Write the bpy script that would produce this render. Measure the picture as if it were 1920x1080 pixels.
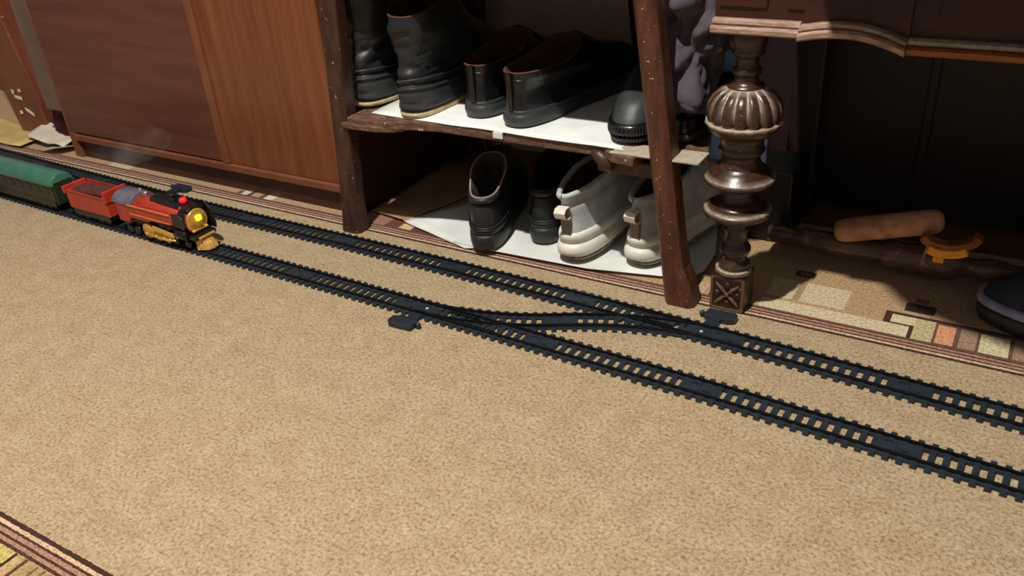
import bpy, math, random
from mathutils import Vector, Matrix, noise
random.seed(7)
C = bpy.context.scene.collection
S = bpy.context.scene
PI = math.pi
for o in list(bpy.data.objects): bpy.data.objects.remove(o)

# ---------------------------------------------------------------- camera
cd = bpy.data.cameras.new('camera'); cam = bpy.data.objects.new('camera', cd); C.objects.link(cam)
yaw, pitch, roll = -0.57821624, 0.52058711, -0.07938683
d = Vector((math.sin(yaw)*math.cos(pitch), math.cos(yaw)*math.cos(pitch), -math.sin(pitch)))
r = Vector((math.cos(yaw), -math.sin(yaw), 0)); u = r.cross(d)
r2 = r*math.cos(roll)+u*math.sin(roll); u2 = -r*math.sin(roll)+u*math.cos(roll)
M = Matrix((r2, u2, -d)).transposed().to_4x4(); M.translation = Vector((0, 0, .55))
cam.matrix_world = M
cd.sensor_width = 36; cd.lens = 1611.69/1920*36; cd.clip_start = .02
S.camera = cam
# ---------------------------------------------------------------- world, lamp, exposure
W = bpy.data.worlds.new('room_ambient'); S.world = W; W.use_nodes = True
W.node_tree.nodes['Background'].inputs[0].default_value = (1, .90, .84, 1)
W.node_tree.nodes['Background'].inputs[1].default_value = .21
ld = bpy.data.lights.new('ceiling_bulb', 'POINT'); ld.energy = 175; ld.color = (1, .95, .87); ld.shadow_soft_size = .028
lo = bpy.data.objects.new('ceiling_bulb', ld); lo.location = (-.46, .10, 1.92); C.objects.link(lo)
S.view_settings.view_transform = 'Standard'; S.view_settings.look = 'None'
S.view_settings.exposure = 0; S.view_settings.gamma = 1; S.view_settings.use_curve_mapping = False

# ---------------------------------------------------------------- material helpers
def lin(c):
    return tuple((v/255/12.92 if v/255 <= .04045 else ((v/255+.055)/1.055)**2.4) for v in c)+(1,)
def newmat(name):
    m = bpy.data.materials.new(name); m.use_nodes = True
    nt = m.node_tree; return m, nt, nt.nodes['Principled BSDF']
def noise_node(nt, scale, detail=3, stretch=None, rough=.55, coord='Object'):
    tc = nt.nodes.new('ShaderNodeTexCoord'); n = nt.nodes.new('ShaderNodeTexNoise')
    n.inputs['Scale'].default_value = scale; n.inputs['Detail'].default_value = detail; n.inputs['Roughness'].default_value = rough
    if stretch:
        mp = nt.nodes.new('ShaderNodeMapping'); mp.inputs['Scale'].default_value = stretch
        nt.links.new(tc.outputs[coord], mp.inputs[0]); nt.links.new(mp.outputs[0], n.inputs[0])
    else: nt.links.new(tc.outputs[coord], n.inputs[0])
    return n
def ramp(nt, fac, stops, interp='LINEAR'):
    rr = nt.nodes.new('ShaderNodeValToRGB'); rr.color_ramp.interpolation = interp
    els = rr.color_ramp.elements
    while len(els) > 1: els.remove(els[-1])
    els[0].position = stops[0][0]; els[0].color = stops[0][1]
    for p, c in stops[1:]:
        e = els.new(p); e.color = c
    nt.links.new(fac, rr.inputs[0]); return rr
def mat(name, c1, c2=None, scale=30, rough=.5, metal=0, stretch=None, bump=0, bscale=None, spec=.5, emit=None, estr=0, lo=.35, hi=.65, detail=3, coat=0, bdist=.001):
    m, nt, b = newmat(name)
    b.inputs['Roughness'].default_value = rough; b.inputs['Metallic'].default_value = metal
    b.inputs['Specular IOR Level'].default_value = spec; b.inputs['Coat Weight'].default_value = coat
    n = noise_node(nt, scale, detail, stretch)
    c2 = c2 or tuple(v*.88 for v in c1)
    rr = ramp(nt, n.outputs[0], [(lo, lin(c1)), (hi, lin(c2))])
    nt.links.new(rr.outputs[0], b.inputs['Base Color'])
    if bump:
        n2 = noise_node(nt, bscale or scale, 3, stretch); bp = nt.nodes.new('ShaderNodeBump')
        bp.inputs['Strength'].default_value = bump; bp.inputs['Distance'].default_value = bdist
        nt.links.new(n2.outputs[0], bp.inputs['Height']); nt.links.new(bp.outputs[0], b.inputs['Normal'])
    if emit:
        b.inputs['Emission Color'].default_value = lin(emit); b.inputs['Emission Strength'].default_value = estr
    return m

# ---------------------------------------------------------------- mesh helpers
class MB:
    def __init__(s): s.v = []; s.f = []
    def box(s, x0, x1, y0, y1, z0, z1, T=None):
        b = len(s.v); P = [(x, y, z) for z in (z0, z1) for y in (y0, y1) for x in (x0, x1)]
        if T: P = [tuple(T @ Vector(p)) for p in P]
        s.v += P
        s.f += [tuple(b+i for i in q) for q in ((0, 2, 3, 1), (4, 5, 7, 6), (0, 1, 5, 4), (2, 6, 7, 3), (0, 4, 6, 2), (1, 3, 7, 5))]
        return s
    def loft(s, rings, cap0=True, cap1=True, closed=True):
        b = len(s.v); n = len(rings[0])
        for rg in rings: s.v += [tuple(p) for p in rg]
        m = n if closed else n-1
        for k in range(len(rings)-1):
            for i in range(m):
                j = (i+1) % n
                s.f.append((b+k*n+i, b+k*n+j, b+(k+1)*n+j, b+(k+1)*n+i))
        if cap0: s.f.append(tuple(b+i for i in reversed(range(n))))
        if cap1: s.f.append(tuple(b+(len(rings)-1)*n+i for i in range(n)))
        return s
    def prism(s, poly, z0, z1, T=None):
        R0 = [Vector((p[0], p[1], z0)) for p in poly]; R1 = [Vector((p[0], p[1], z1)) for p in poly]
        if T: R0 = [T @ p for p in R0]; R1 = [T @ p for p in R1]
        return s.loft([R0, R1])
    def lathe(s, prof, n=40, T=None, fn=None):     # prof: (r, z)
        R = []
        for (rr, z) in prof:
            ring = []
            for i in range(n):
                a = 2*PI*i/n; q = rr if fn is None else fn(rr, z, a)
                p = Vector((q*math.cos(a), q*math.sin(a), z)); ring.append(T @ p if T else p)
            R.append(ring)
        return s.loft(R)
    def tube(s, pts, rad, n=8, caps=True, flat=1.0):
        pts = [Vector(p) for p in pts]; R = []; up = Vector((0, 0, 1))
        for i, p in enumerate(pts):
            t = (pts[min(i+1, len(pts)-1)]-pts[max(i-1, 0)]).normalized()
            a = t.cross(up)
            if a.length < .05: a = t.cross(Vector((0, 1, 0)))
            a.normalize(); c = a.cross(t); rr = rad[i] if isinstance(rad, (list, tuple)) else rad
            R.append([p+a*rr*math.cos(2*PI*k/n)+c*rr*flat*math.sin(2*PI*k/n) for k in range(n)])
        return s.loft(R, caps, caps)
    def ball(s, c, rx, ry=None, rz=None, n=16, m=10):
        ry = ry or rx; rz = rz or rx; c = Vector(c); R = []
        for k in range(m+1):
            a = PI*k/m; q = max(math.sin(a), .02)
            R.append([c+Vector((rx*q*math.cos(2*PI*i/n), ry*q*math.sin(2*PI*i/n), -rz*math.cos(a))) for i in range(n)])
        return s.loft(R)
    def build(s, name, m, parent=None, smooth=False, bevel=0, sub=0, org=None):
        me = bpy.data.meshes.new(name)
        v = s.v
        if org: v = [(p[0]-org[0], p[1]-org[1], p[2]-org[2]) for p in v]
        me.from_pydata([tuple(p) for p in v], [], s.f); me.update()
        o = bpy.data.objects.new(name, me); C.objects.link(o)
        if m: me.materials.append(m)
        if smooth:
            for p in me.polygons: p.use_smooth = True
        if parent: o.parent = parent
        if bevel:
            b = o.modifiers.new('bevel', 'BEVEL'); b.width = bevel; b.segments = 2; b.limit_method = 'ANGLE'; b.angle_limit = .6
        if sub:
            b = o.modifiers.new('sub', 'SUBSURF'); b.levels = sub; b.render_levels = sub
        return o
def tag(o, label, cat, group=None, kind=None):
    if label: o['label'] = label
    if cat: o['category'] = cat
    if group: o['group'] = group
    if kind: o['kind'] = kind
    return o
def thing(name, label, cat, loc=(0, 0, 0), rz=0, group=None):
    o = bpy.data.objects.new(name, None); C.objects.link(o); o.location = loc; o.rotation_euler = (0, 0, rz)
    o.empty_display_size = .02
    return tag(o, label, cat, group)
def link_copy(o, parent, loc=None):
    c = o.copy(); C.objects.link(c); c.parent = parent
    if loc: c.location = loc
    return c

# ---------------------------------------------------------------- materials
def wood(name, c1, c2, grain, rough=.4, bump=.15, scale=6, spec=.5, chips=None, cs=220, ct=.70, coat=0):
    m, nt, b = newmat(name)
    n = noise_node(nt, scale, 6, grain, .65)
    rr = ramp(nt, n.outputs[0], [(.3, lin(c1)), (.52, lin(tuple((a+b_)/2 for a, b_ in zip(c1, c2)))), (.7, lin(c2))])
    out = rr.outputs[0]
    if chips:
        n3 = noise_node(nt, cs, 2); mk = ramp(nt, n3.outputs[0], [(ct, (0, 0, 0, 1)), (ct+.03, (1, 1, 1, 1))])
        mx = nt.nodes.new('ShaderNodeMixRGB'); nt.links.new(mk.outputs[0], mx.inputs[0]); nt.links.new(out, mx.inputs[1])
        mx.inputs[2].default_value = lin(chips); out = mx.outputs[0]
    nt.links.new(out, b.inputs['Base Color'])
    b.inputs['Roughness'].default_value = rough; b.inputs['Specular IOR Level'].default_value = spec; b.inputs['Coat Weight'].default_value = coat
    bp = nt.nodes.new('ShaderNodeBump'); bp.inputs['Strength'].default_value = bump; bp.inputs['Distance'].default_value = .001
    nt.links.new(n.outputs[0], bp.inputs['Height']); nt.links.new(bp.outputs[0], b.inputs['Normal'])
    return m
M_floor = wood('floor_boards', (120, 90, 60), (90, 62, 40), (1, 8, 1))
M_wall = mat('beige_wallpaper', (238, 222, 194), (226, 208, 180), scale=25, rough=.9, bump=.2, bscale=200)
M_door_h = wood('cabinet_veneer_cross_grain', (114, 68, 52), (86, 50, 39), (1.2, 4, 16), .34, .06, 3, .45)
M_door_v = wood('cabinet_veneer_upright_grain', (142, 84, 54), (104, 59, 36), (16, 4, 1.0), .3, .06, 3, .5)
M_strip = wood('cabinet_edge_strip', (138, 84, 58), (112, 64, 44), (3, 3, 3), .35, .05, 8)
M_plinth = wood('cabinet_plinth', (72, 38, 30), (54, 28, 22), (1, 4, 10), .5, .05, 5)
M_greyb = wood('grey_brown_board', (120, 98, 84), (98, 78, 66), (4, 4, 1), .6, .05, 6)
M_post = wood('red_brown_painted_post', (128, 72, 50), (100, 52, 36), (4, 4, 1), .4, .1, 10, chips=(190, 150, 110), cs=90, ct=.72)
M_shelf_lit = wood('chipped_stain_lit', (104, 60, 42), (60, 34, 24), (10, 10, 2), .45, .5, 12, .5, chips=(196, 140, 100), cs=230, ct=.69)  # same stained wood, colour lightened for the lit right leg
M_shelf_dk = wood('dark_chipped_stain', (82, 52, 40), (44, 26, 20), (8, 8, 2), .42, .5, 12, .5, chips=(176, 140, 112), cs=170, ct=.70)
M_board = wood('worn_shelf_board', (128, 98, 78), (66, 42, 32), (3, 10, 10), .55, .5, 20, chips=(190, 170, 150), cs=120, ct=.66)
M_pale = wood('worn_lit_wood', (196, 186, 168), (150, 136, 116), (3, 12, 12), .6, .4, 24)
M_table = wood('dark_mahogany', (68, 34, 28), (46, 22, 18), (2, 6, 6), .45, .1, 5, .4)
M_mould = wood('worn_highlit_moulding', (186, 160, 142), (118, 86, 70), (2, 10, 10), .35, .25, 30, .6)  # worn grey, painted paler to carry the near-white highlights
M_mould_o = wood('orange_brown_moulding', (168, 96, 46), (120, 60, 28), (2, 10, 10), .35, .25, 30, .6)
M_leg = wood('turned_leg_varnish', (74, 48, 34), (42, 25, 17), (6, 6, 8), .3, .3, 24, .6, chips=(140, 100, 72), cs=200, ct=.70)
def add_wear(m, dust=(190, 176, 160)):
    nt = m.node_tree; b = nt.nodes['Principled BSDF']; src = b.inputs['Base Color'].links[0].from_socket
    at = nt.nodes.new('ShaderNodeAttribute'); at.attribute_name = 'wear'; mx = nt.nodes.new('ShaderNodeMixRGB')
    n = noise_node(nt, 160, 3); ml = nt.nodes.new('ShaderNodeMath'); ml.operation = 'MULTIPLY'
    rr = ramp(nt, n.outputs[0], [(.3, (.45, .45, .45, 1)), (.6, (1, 1, 1, 1))])
    nt.links.new(at.outputs['Fac'], ml.inputs[0]); nt.links.new(rr.outputs[0], ml.inputs[1])
    nt.links.new(ml.outputs[0], mx.inputs[0]); nt.links.new(src, mx.inputs[1]); mx.inputs[2].default_value = lin(dust)
    nt.links.new(mx.outputs[0], b.inputs['Base Color'])
def set_wear(o, fn):
    a = o.data.attributes.new('wear', 'FLOAT', 'POINT')
    for i, v in enumerate(o.data.vertices): a.data[i].value = max(0, min(1, fn(v.co)))
M_dust = wood('dusty_worn_edge', (186, 168, 150), (140, 116, 96), (8, 8, 8), .4, .3, 20)
add_wear(M_leg)
M_legdk = wood('carved_block_dark', (64, 38, 26), (34, 20, 14), (8, 8, 8), .3, .5, 40, .6, chips=(150, 84, 52), cs=120, ct=.66)
M_legr = wood('carved_relief_brown', (124, 92, 70), (78, 48, 34), (8, 8, 8), .32, .4, 60, .6)
M_back = wood('black_brown_panel', (40, 24, 24), (30, 17, 18), (8, 2, 1), .5, .1, 4)
M_str = wood('turned_stretcher_varnish', (110, 82, 66), (62, 42, 34), (3, 12, 12), .35, .4, 20, .6, chips=(140, 104, 80), cs=90, ct=.68)
M_track = mat('navy_black_plastic', (41, 49, 58), (34, 41, 49), scale=60, rough=.42, spec=.5)
M_rail = mat('black_rail_plastic', (17, 19, 24), (13, 14, 18), scale=60, rough=.4)
M_screw = mat('bright_screw_head', (225, 226, 228), scale=60, rough=.35, metal=.2)
M_white = mat('white_shelf_paper', (244, 246, 243), (226, 230, 226), scale=18, rough=.5, bump=.3, bscale=30, bdist=.003)
M_white2 = mat('white_floor_lino', (240, 243, 240), (214, 218, 212), scale=12, rough=.45, bump=.3, bscale=14, bdist=.004)
M_card = mat('brown_cardboard', (178, 142, 104), (150, 116, 82), scale=20, rough=.85)
M_blk = mat('black_leather', (22, 23, 25), (15, 16, 18), scale=60, rough=.28, bump=.35, bscale=260, spec=.55)
M_blkm = mat('matt_black_leather', (38, 40, 43), (26, 28, 30), scale=24, rough=.45, bump=.5, bscale=120, spec=.5)
M_rub = mat('black_rubber', (42, 44, 47), (31, 33, 36), scale=60, rough=.5, bump=.2, bscale=200)
M_rubg = mat('grey_black_rubber', (56, 59, 60), (38, 41, 43), scale=30, rough=.5, bump=.2, bscale=150)
M_tan = mat('tan_outsole', (206, 188, 148), (168, 148, 110), scale=60, rough=.7)
M_brlin = mat('reddish_brown_lining', (98, 52, 38), (72, 48, 28), scale=40, rough=.7)
M_grlin = mat('pale_textile_lining', (168, 148, 138), (140, 120, 112), scale=60, rough=.85)
M_dklin = mat('dark_lining', (36, 32, 32), (26, 23, 24), scale=60, rough=.9)
M_snk = mat('light_grey_knit', (198, 202, 200), (170, 176, 176), scale=40, rough=.8, bump=.6, bscale=420)
M_snkw = mat('white_midsole', (238, 234, 224), (222, 216, 204), scale=30, rough=.5)
M_snkg = mat('grey_outsole', (150, 142, 128), (110, 102, 90), scale=90, rough=.8, bump=.5, bscale=200)
M_snkb = mat('taupe_heel_strip', (150, 136, 122), (128, 116, 104), scale=60, rough=.6)
M_snkl = mat('sneaker_dark_lining', (86, 78, 70), (58, 52, 48), scale=60, rough=.9)
M_hood = mat('dark_mauve_jersey', (84, 76, 86), (68, 61, 71), scale=30, rough=.95, bump=.3, bscale=500)
M_blue = mat('pale_blue_plastic', (150, 190, 240), (130, 172, 228), scale=10, rough=.45)
M_roll = mat('tan_rubbed_wood', (190, 140, 104), (158, 112, 80), scale=50, rough=.7, lo=.4, hi=.6)
M_ora = mat('orange_yellow_plastic', (246, 172, 30), (228, 148, 22), scale=30, rough=.4)
M_orb = mat('brown_orange_band', (160, 94, 40), (128, 70, 30), scale=60, rough=.6)
M_slip = mat('navy_slipper_fabric', (40, 46, 62), (28, 33, 46), scale=60, rough=.9, bump=.6, bscale=400)
M_slipw = mat('pale_blue_foxing', (150, 152, 186), (120, 122, 158), scale=60, rough=.6)
M_red = mat('brick_red_train_plastic', (186, 60, 42), (168, 50, 36), scale=40, rough=.38)
M_redd = mat('maroon_coal_deck', (96, 44, 42), (70, 34, 34), scale=120, rough=.7, bump=.6, bscale=300)
M_tblk = mat('black_train_plastic', (26, 24, 25), (18, 17, 18), scale=40, rough=.35)
M_grey = mat('grey_cab_roof', (110, 104, 118), (90, 86, 98), scale=40, rough=.35)
M_gold = mat('gold_plated_plastic', (240, 200, 112), (224, 172, 78), scale=40, rough=.25, metal=.45, spec=.8)
M_goldl = mat('gold_line_paint', (226, 140, 70), scale=40, rough=.4)
M_silv = mat('silver_dome', (210, 208, 205), scale=40, rough=.2, metal=.9)
M_lamp = mat('lit_headlight', (255, 215, 60), scale=40, emit=(255, 205, 40), estr=2.0)
M_rlamp = mat('glowing_red_cap', (235, 30, 50), scale=40, emit=(255, 20, 40), estr=.55)
M_grn = mat('green_coach_roof', (62, 118, 96), (54, 104, 86), scale=30, rough=.3)
M_grnd = mat('dark_green_coach_side', (36, 48, 32), (28, 40, 26), scale=30, rough=.4)
M_mar = mat('maroon_cloth', (104, 34, 48), (70, 22, 32), scale=40, rough=.95)
M_paper = mat('crumpled_off_white_paper', (222, 212, 194), (196, 186, 170), scale=20, rough=.8)
M_wax = mat('yellowed_paper', (206, 180, 118), (180, 154, 98), scale=20, rough=.8)

# ---------------------------------------------------------------- setting
fl = MB().box(-4, 2.2, -1.5, 1.62, -.05, -.006).build('floor', M_floor); fl['kind'] = 'structure'
wl = MB().box(-4, 2.2, 1.25, 1.31, -.006, 2.5).build('wall_back', M_wall); wl['kind'] = 'structure'

# rug: woven border motif by cell colour, border stripes by ramp
YC, HF = .5534, .3086
def rug():
    def L(c): return c
    TAN = (186, 158, 122); BG = (176, 146, 110)
    R = [  # x0,x1,y0,y1,colour  in world metres
        (-9, 9, -9, 9, BG),
        (-9, 9, .8845, .8885, (96, 64, 50)),
        (-.232, -.068, .8885, .912, (204, 188, 154)), (-.232, -.140, .918, .965, (200, 184, 150)),
        (-.200, -.192, .918, .965, (160, 132, 100)),
        (-.0955, -.040, .9125, .939, (66, 40, 32)), (-.088, -.040, .9155, .9335, (208, 194, 156)),
        (-.0625, -.0405, .8885, .9335, (188, 174, 130)), (-.067, -.0625, .8885, .9155, (66, 40, 32)),
        (-.075, -.067, .8885, .910, (206, 194, 168)),
        (-.0405, .30, .933, .939, (66, 40, 32)), (-.0415, .30, .8885, .933, (110, 76, 60)),
        (-.0385, -.0205, .890, .930, (212, 150, 112)), (-.0155, .0015, .890, .930, (156, 128, 104)),
        (.0045, .033, .890, .929, (204, 194, 154)), (.037, .060, .890, .929, (156, 128, 104)),
        (.064, .11, .890, .93, (200, 178, 130)),
        (-.078, -.046, .946, .966, (52, 30, 26)), (-.07, -.055, .968, .98, (128, 96, 76)),
        (-.212, -.188, .978, .993, (66, 40, 32)), (-.206, -.194, .981, .990, (126, 96, 72)),
        (-1.118, -1.108, .8885, .90, (112, 80, 66)), (-1.108, -1.094, .8885, .91, (214, 200, 176)), (-1.094, -1.085, .8885, .91, (90, 60, 48)),
        (-1.066, -1.056, .8885, .905, (100, 70, 56)), (-1.056, -1.036, .8885, .91, (220, 208, 184)),
        (-1.46, -1.40, .8885, .91, (206, 186, 150)),
        (-.86, -.80, .886, .94, (150, 116, 92)), (-.800, -.774, .8885, .925, (112, 60, 44)), (-.774, -.752, .8885, .91, (206, 184, 134)), (-.752, -.68, .8885, .92, (92, 48, 38)),
        (-.330, -.300, .8885, .915, (190, 160, 124)), (-.316, -.312, .8885, .93, (104, 70, 54)), (-.294, -.290, .8885, .93, (104, 70, 54)),
        # near border
        (-.735, -.684, .2035, .2225, (52, 34, 20)), (-.735, -.6875, .2065, .2225, (192, 174, 104)),
        (-.684, -.676, .12, .2225, (186, 160, 118)), (-.672, -.668, .12, .2225, (86, 62, 36)),
        (-.664, -.55, .12, .2195, (166, 138, 100)),
        (-.655, -.652, .12, .2195, (120, 92, 60)), (-.645, -.642, .12, .2195, (120, 92, 60)), (-.635, -.632, .12, .2195, (120, 92, 60)), (-.625, -.622, .12, .2195, (120, 92, 60)),
    ]
    X0, X1, Y0, Y1 = -3.4, 1.6, -.02, 1.127
    xs = sorted({X0, X1, *[v for q in R for v in q[:2] if X0 < v < X1]}); ys = sorted({Y0, Y1, *[v for q in R for v in q[2:4] if Y0 < v < Y1]})
    nx, ny = len(xs), len(ys)
    V = [(x, y, 0) for y in ys for x in xs]; F = []; cols = []
    for j in range(ny-1):
        for i in range(nx-1):
            F.append((j*nx+i, j*nx+i+1, (j+1)*nx+i+1, (j+1)*nx+i))
            cx, cy = (xs[i]+xs[i+1])/2, (ys[j]+ys[j+1])/2; c = BG
            for q in R:
                if q[0] <= cx <= q[1] and q[2] <= cy <= q[3]: c = q[4]
            cols.append(lin(c))
    # skirt for real thickness
    b = len(V); V += [(X0, Y0, -.006), (X1, Y0, -.006), (X1, Y1, -.006), (X0, Y1, -.006)]
    cs = [0, nx-1, ny*nx-1, (ny-1)*nx]
    edges = [[i for i in range(nx)], [j*nx+nx-1 for j in range(ny)], [ny*nx-1-i for i in range(nx)], [(ny-1-j)*nx for j in range(ny)]]
    for k in range(4):
        F.append(tuple([b+k]+[b+(k+1) % 4]+list(reversed(edges[k])))); cols.append(lin(BG))
    F.append((b+3, b+2, b+1, b)); cols.append(lin(BG))
    me = bpy.data.meshes.new('carpet_runner'); me.from_pydata(V, [], F)
    ca = me.color_attributes.new('weave', 'FLOAT_COLOR', 'CORNER'); k = 0
    for p, c in zip(me.polygons, cols):
        for _ in p.loop_indices: ca.data[k].color = c; k += 1
    o = bpy.data.objects.new('carpet_runner', me); C.objects.link(o)
    m, nt, bs = newmat('carpet_pile'); N = nt.nodes; Lk = nt.links
    tc = N.new('ShaderNodeTexCoord')
    wn = N.new('ShaderNodeTexNoise'); wn.inputs['Scale'].default_value = 260; wn.inputs['Detail'].default_value = 2; Lk.new(tc.outputs['Object'], wn.inputs[0])
    sx = N.new('ShaderNodeSeparateXYZ'); Lk.new(tc.outputs['Object'], sx.inputs[0])
    def mth(op, a, b_=None):
        n = N.new('ShaderNodeMath'); n.operation = op
        for k_, q in enumerate((a, b_)):
            if q is None: continue
            if isinstance(q, (int, float)): n.inputs[k_].default_value = q
            else: Lk.new(q, n.inputs[k_])
        return n.outputs[0]
    t = mth('SUBTRACT', mth('ABSOLUTE', mth('SUBTRACT', sx.outputs[1], YC)), HF)
    t = mth('ADD', t, mth('MULTIPLY', mth('SUBTRACT', wn.outputs[0], .5), .0022))
    ts = mth('MULTIPLY', t, 1/.03)
    D1, CR, PK, D2 = lin((66, 42, 36)), lin((206, 176, 144)), lin((166, 128, 108)), lin((76, 48, 38))
    st = ramp(nt, ts, [(0, D1), (.15, CR), (.28, D2), (.36, PK), (.50, D2), (.58, PK), (.70, D2), (.80, PK)], 'CONSTANT')
    at = N.new('ShaderNodeAttribute'); at.attribute_name = 'weave'
    n1 = N.new('ShaderNodeTexNoise'); n1.inputs['Scale'].default_value = 34; n1.inputs['Detail'].default_value = 9; n1.inputs['Roughness'].default_value = .85; Lk.new(tc.outputs['Object'], n1.inputs[0])
    field = ramp(nt, n1.outputs[0], [(.3, lin((156, 133, 101))), (.5, lin((173, 152, 121))), (.7, lin((187, 168, 138)))])
    def mix(f, a, b_, typ='MIX'):
        n = N.new('ShaderNodeMixRGB'); n.blend_type = typ
        for k_, q in enumerate((f, a, b_)):
            if isinstance(q, (int, float)): n.inputs[k_].default_value = q
            elif isinstance(q, tuple): n.inputs[k_].default_value = q
            else: Lk.new(q, n.inputs[k_])
        return n.outputs[0]
    c = mix(mth('GREATER_THAN', t, 0), field.outputs[0], st.outputs[0])
    c = mix(mth('GREATER_THAN', t, .0245), c, at.outputs['Color'])
    n2 = N.new('ShaderNodeTexNoise'); n2.inputs['Scale'].default_value = 300; n2.inputs['Detail'].default_value = 4; n2.inputs['Roughness'].default_value = .7; Lk.new(tc.outputs['Object'], n2.inputs[0])
    sp = ramp(nt, n2.outputs[0], [(.34, (.42, .38, .34, 1)), (.5, (1, 1, 1, 1)), (.68, (1.3, 1.3, 1.3, 1))])
    c = mix(.85, c, sp.outputs[0], 'MULTIPLY')
    Lk.new(c, bs.inputs['Base Color']); bs.inputs['Roughness'].default_value = .95; bs.inputs['Specular IOR Level'].default_value = .1
    bs.inputs['Sheen Weight'].default_value = .15
    bp = N.new('ShaderNodeBump'); bp.inputs['Strength'].default_value = .9; bp.inputs['Distance'].default_value = .0022
    n3 = N.new('ShaderNodeTexNoise'); n3.inputs['Scale'].default_value = 240; n3.inputs['Detail'].default_value = 3; Lk.new(tc.outputs['Object'], n3.inputs[0])
    Lk.new(n3.outputs[0], bp.inputs['Height']); Lk.new(bp.outputs[0], bs.inputs['Normal'])
    me.materials.append(m)
    tag(o, 'tan speckled carpet runner with striped patterned borders covering the floor', 'rug')
rug()

# ---------------------------------------------------------------- cabinet
def cabinet():
    g = (-1.21, 1.05, 0); t = thing('sliding_door_cabinet', 'brown veneered cabinet with two doors at left behind the tracks', 'cabinet', g)
    MB().box(-1.628, -1.5675, .905, .920, .085, .8).build('side_board', M_greyb, t, bevel=.001, org=g)['label'] = 'grey-brown board at the left side'
    MB().box(-1.567, -1.545, .897, 1.245, 0, .8).build('side_panel', M_strip, t, bevel=.001, org=g)
    MB().box(-.871, -.853, .903, 1.245, 0, .8).build('side_panel', M_plinth, t, bevel=.001, org=g)
    MB().box(-1.545, -.871, .903, .917, 0, .036).build('plinth', M_plinth, t, org=g)
    MB().box(-1.545, -.871, .8925, 1.2, .036, .048).build('bottom_rail', M_strip, t, bevel=.0015, org=g)
    MB().box(-1.567, -.853, .897, 1.2, .8, .82).build('top_panel', M_strip, t, bevel=.001, org=g)
    MB().box(-1.545, -.871, 1.232, 1.245, .048, .8).build('back_panel', M_plinth, t, org=g)
    d1 = MB().box(-1.562, -1.137, .8965, .904, .0505, .798).build('door', M_door_h, t, bevel=.001, org=g)
    d2 = MB().box(-1.124, -.872, .8985, .906, .0485, .798).build('door', M_door_v, t, bevel=.001, org=g)
    MB().box(-1.140, -1.124, .8935, .906, .0485, .798).build('edge_strip', M_strip, d2, bevel=.0015, org=g)
    d1['label'] = 'left door, duller reddish cross grain'; d2['label'] = 'right door, warmer brown upright grain'
cabinet()
pt = thing('wooden_post', 'red-brown painted wooden post with chipped paint at far left', 'post', (-1.78, .97, 0))
MB().loft([[(a_, -.022, z_), (b_, -.022, z_), (b_, .03, z_), (a_, .03, z_)] for a_, b_, z_ in ((-.045, .040, 0), (-.052, .052, .03), (-.060, .054, .08), (-.085, .030, .2), (-.23, -.115, .85))]).build('shaft', M_post, pt, bevel=.004)
ch = MB()
for (x, z, w, h, a) in ((-.012, .078, .028, .006, .12), (-.02, .046, .012, .007, -.2), (.012, .050, .03, .005, .5), (-.026, .089, .010, .008, .3), (.0, .094, .012, .005, 0)):
    T = Matrix.Translation((x, -.0235, z)) @ Matrix.Rotation(a, 4, 'Y'); ch.prism([(-w/2, 0), (-w/5, -.0015), (w/2, 0), (w/4, .0015)], -h/2, h/2, T)
ch.build('paint_chip', M_paper, pt)
# maroon cloth at the foot of the post
def cloth_lump(name, c, rx, ry, rz, m, label, cat, amp=.4, sc=40, seed=0, nu=64, nv=40, fn=None, pw=.8):
    mb = MB(); R = []
    for j in range(nv+1):
        a = PI*j/nv; ring = []
        for i in range(nu):
            b = 2*PI*i/nu; ca, sa = math.cos(a), max(math.sin(a), .01)
            dd = Vector((sa*math.cos(b), sa*math.sin(b), -ca))
            q = Vector((math.copysign(abs(dd.x)**pw, dd.x)*rx, math.copysign(abs(dd.y)**pw, dd.y)*ry, math.copysign(abs(dd.z)**pw, dd.z)*rz))
            w = q*sc; w.z *= .8; w = w+Vector((seed, seed*2, 0))
            n1 = abs(noise.noise(w))*2.4; n2 = abs(noise.noise(w*2.0+Vector((5, 5, 5))))*1.1; n3 = abs(noise.noise(w*.55+Vector((9, 3, 1))))*2
            k = 1+amp*(n1*.45+n2*.25+n3*.4-.45)
            q = Vector((q.x*k, q.y*k, q.z*(1+.25*(k-1))))
            if fn: q = fn(q)
            ring.append(q)
        R.append(ring)
    o = mb.loft(R).build(name, m, None, True); o.location = c
    return tag(o, label, cat)
cloth_lump('maroon_cloth', (-1.655, .965, .035), .045, .03, .036, M_mar, 'crumpled maroon cloth tucked between post and cabinet', 'cloth', .3)
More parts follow.
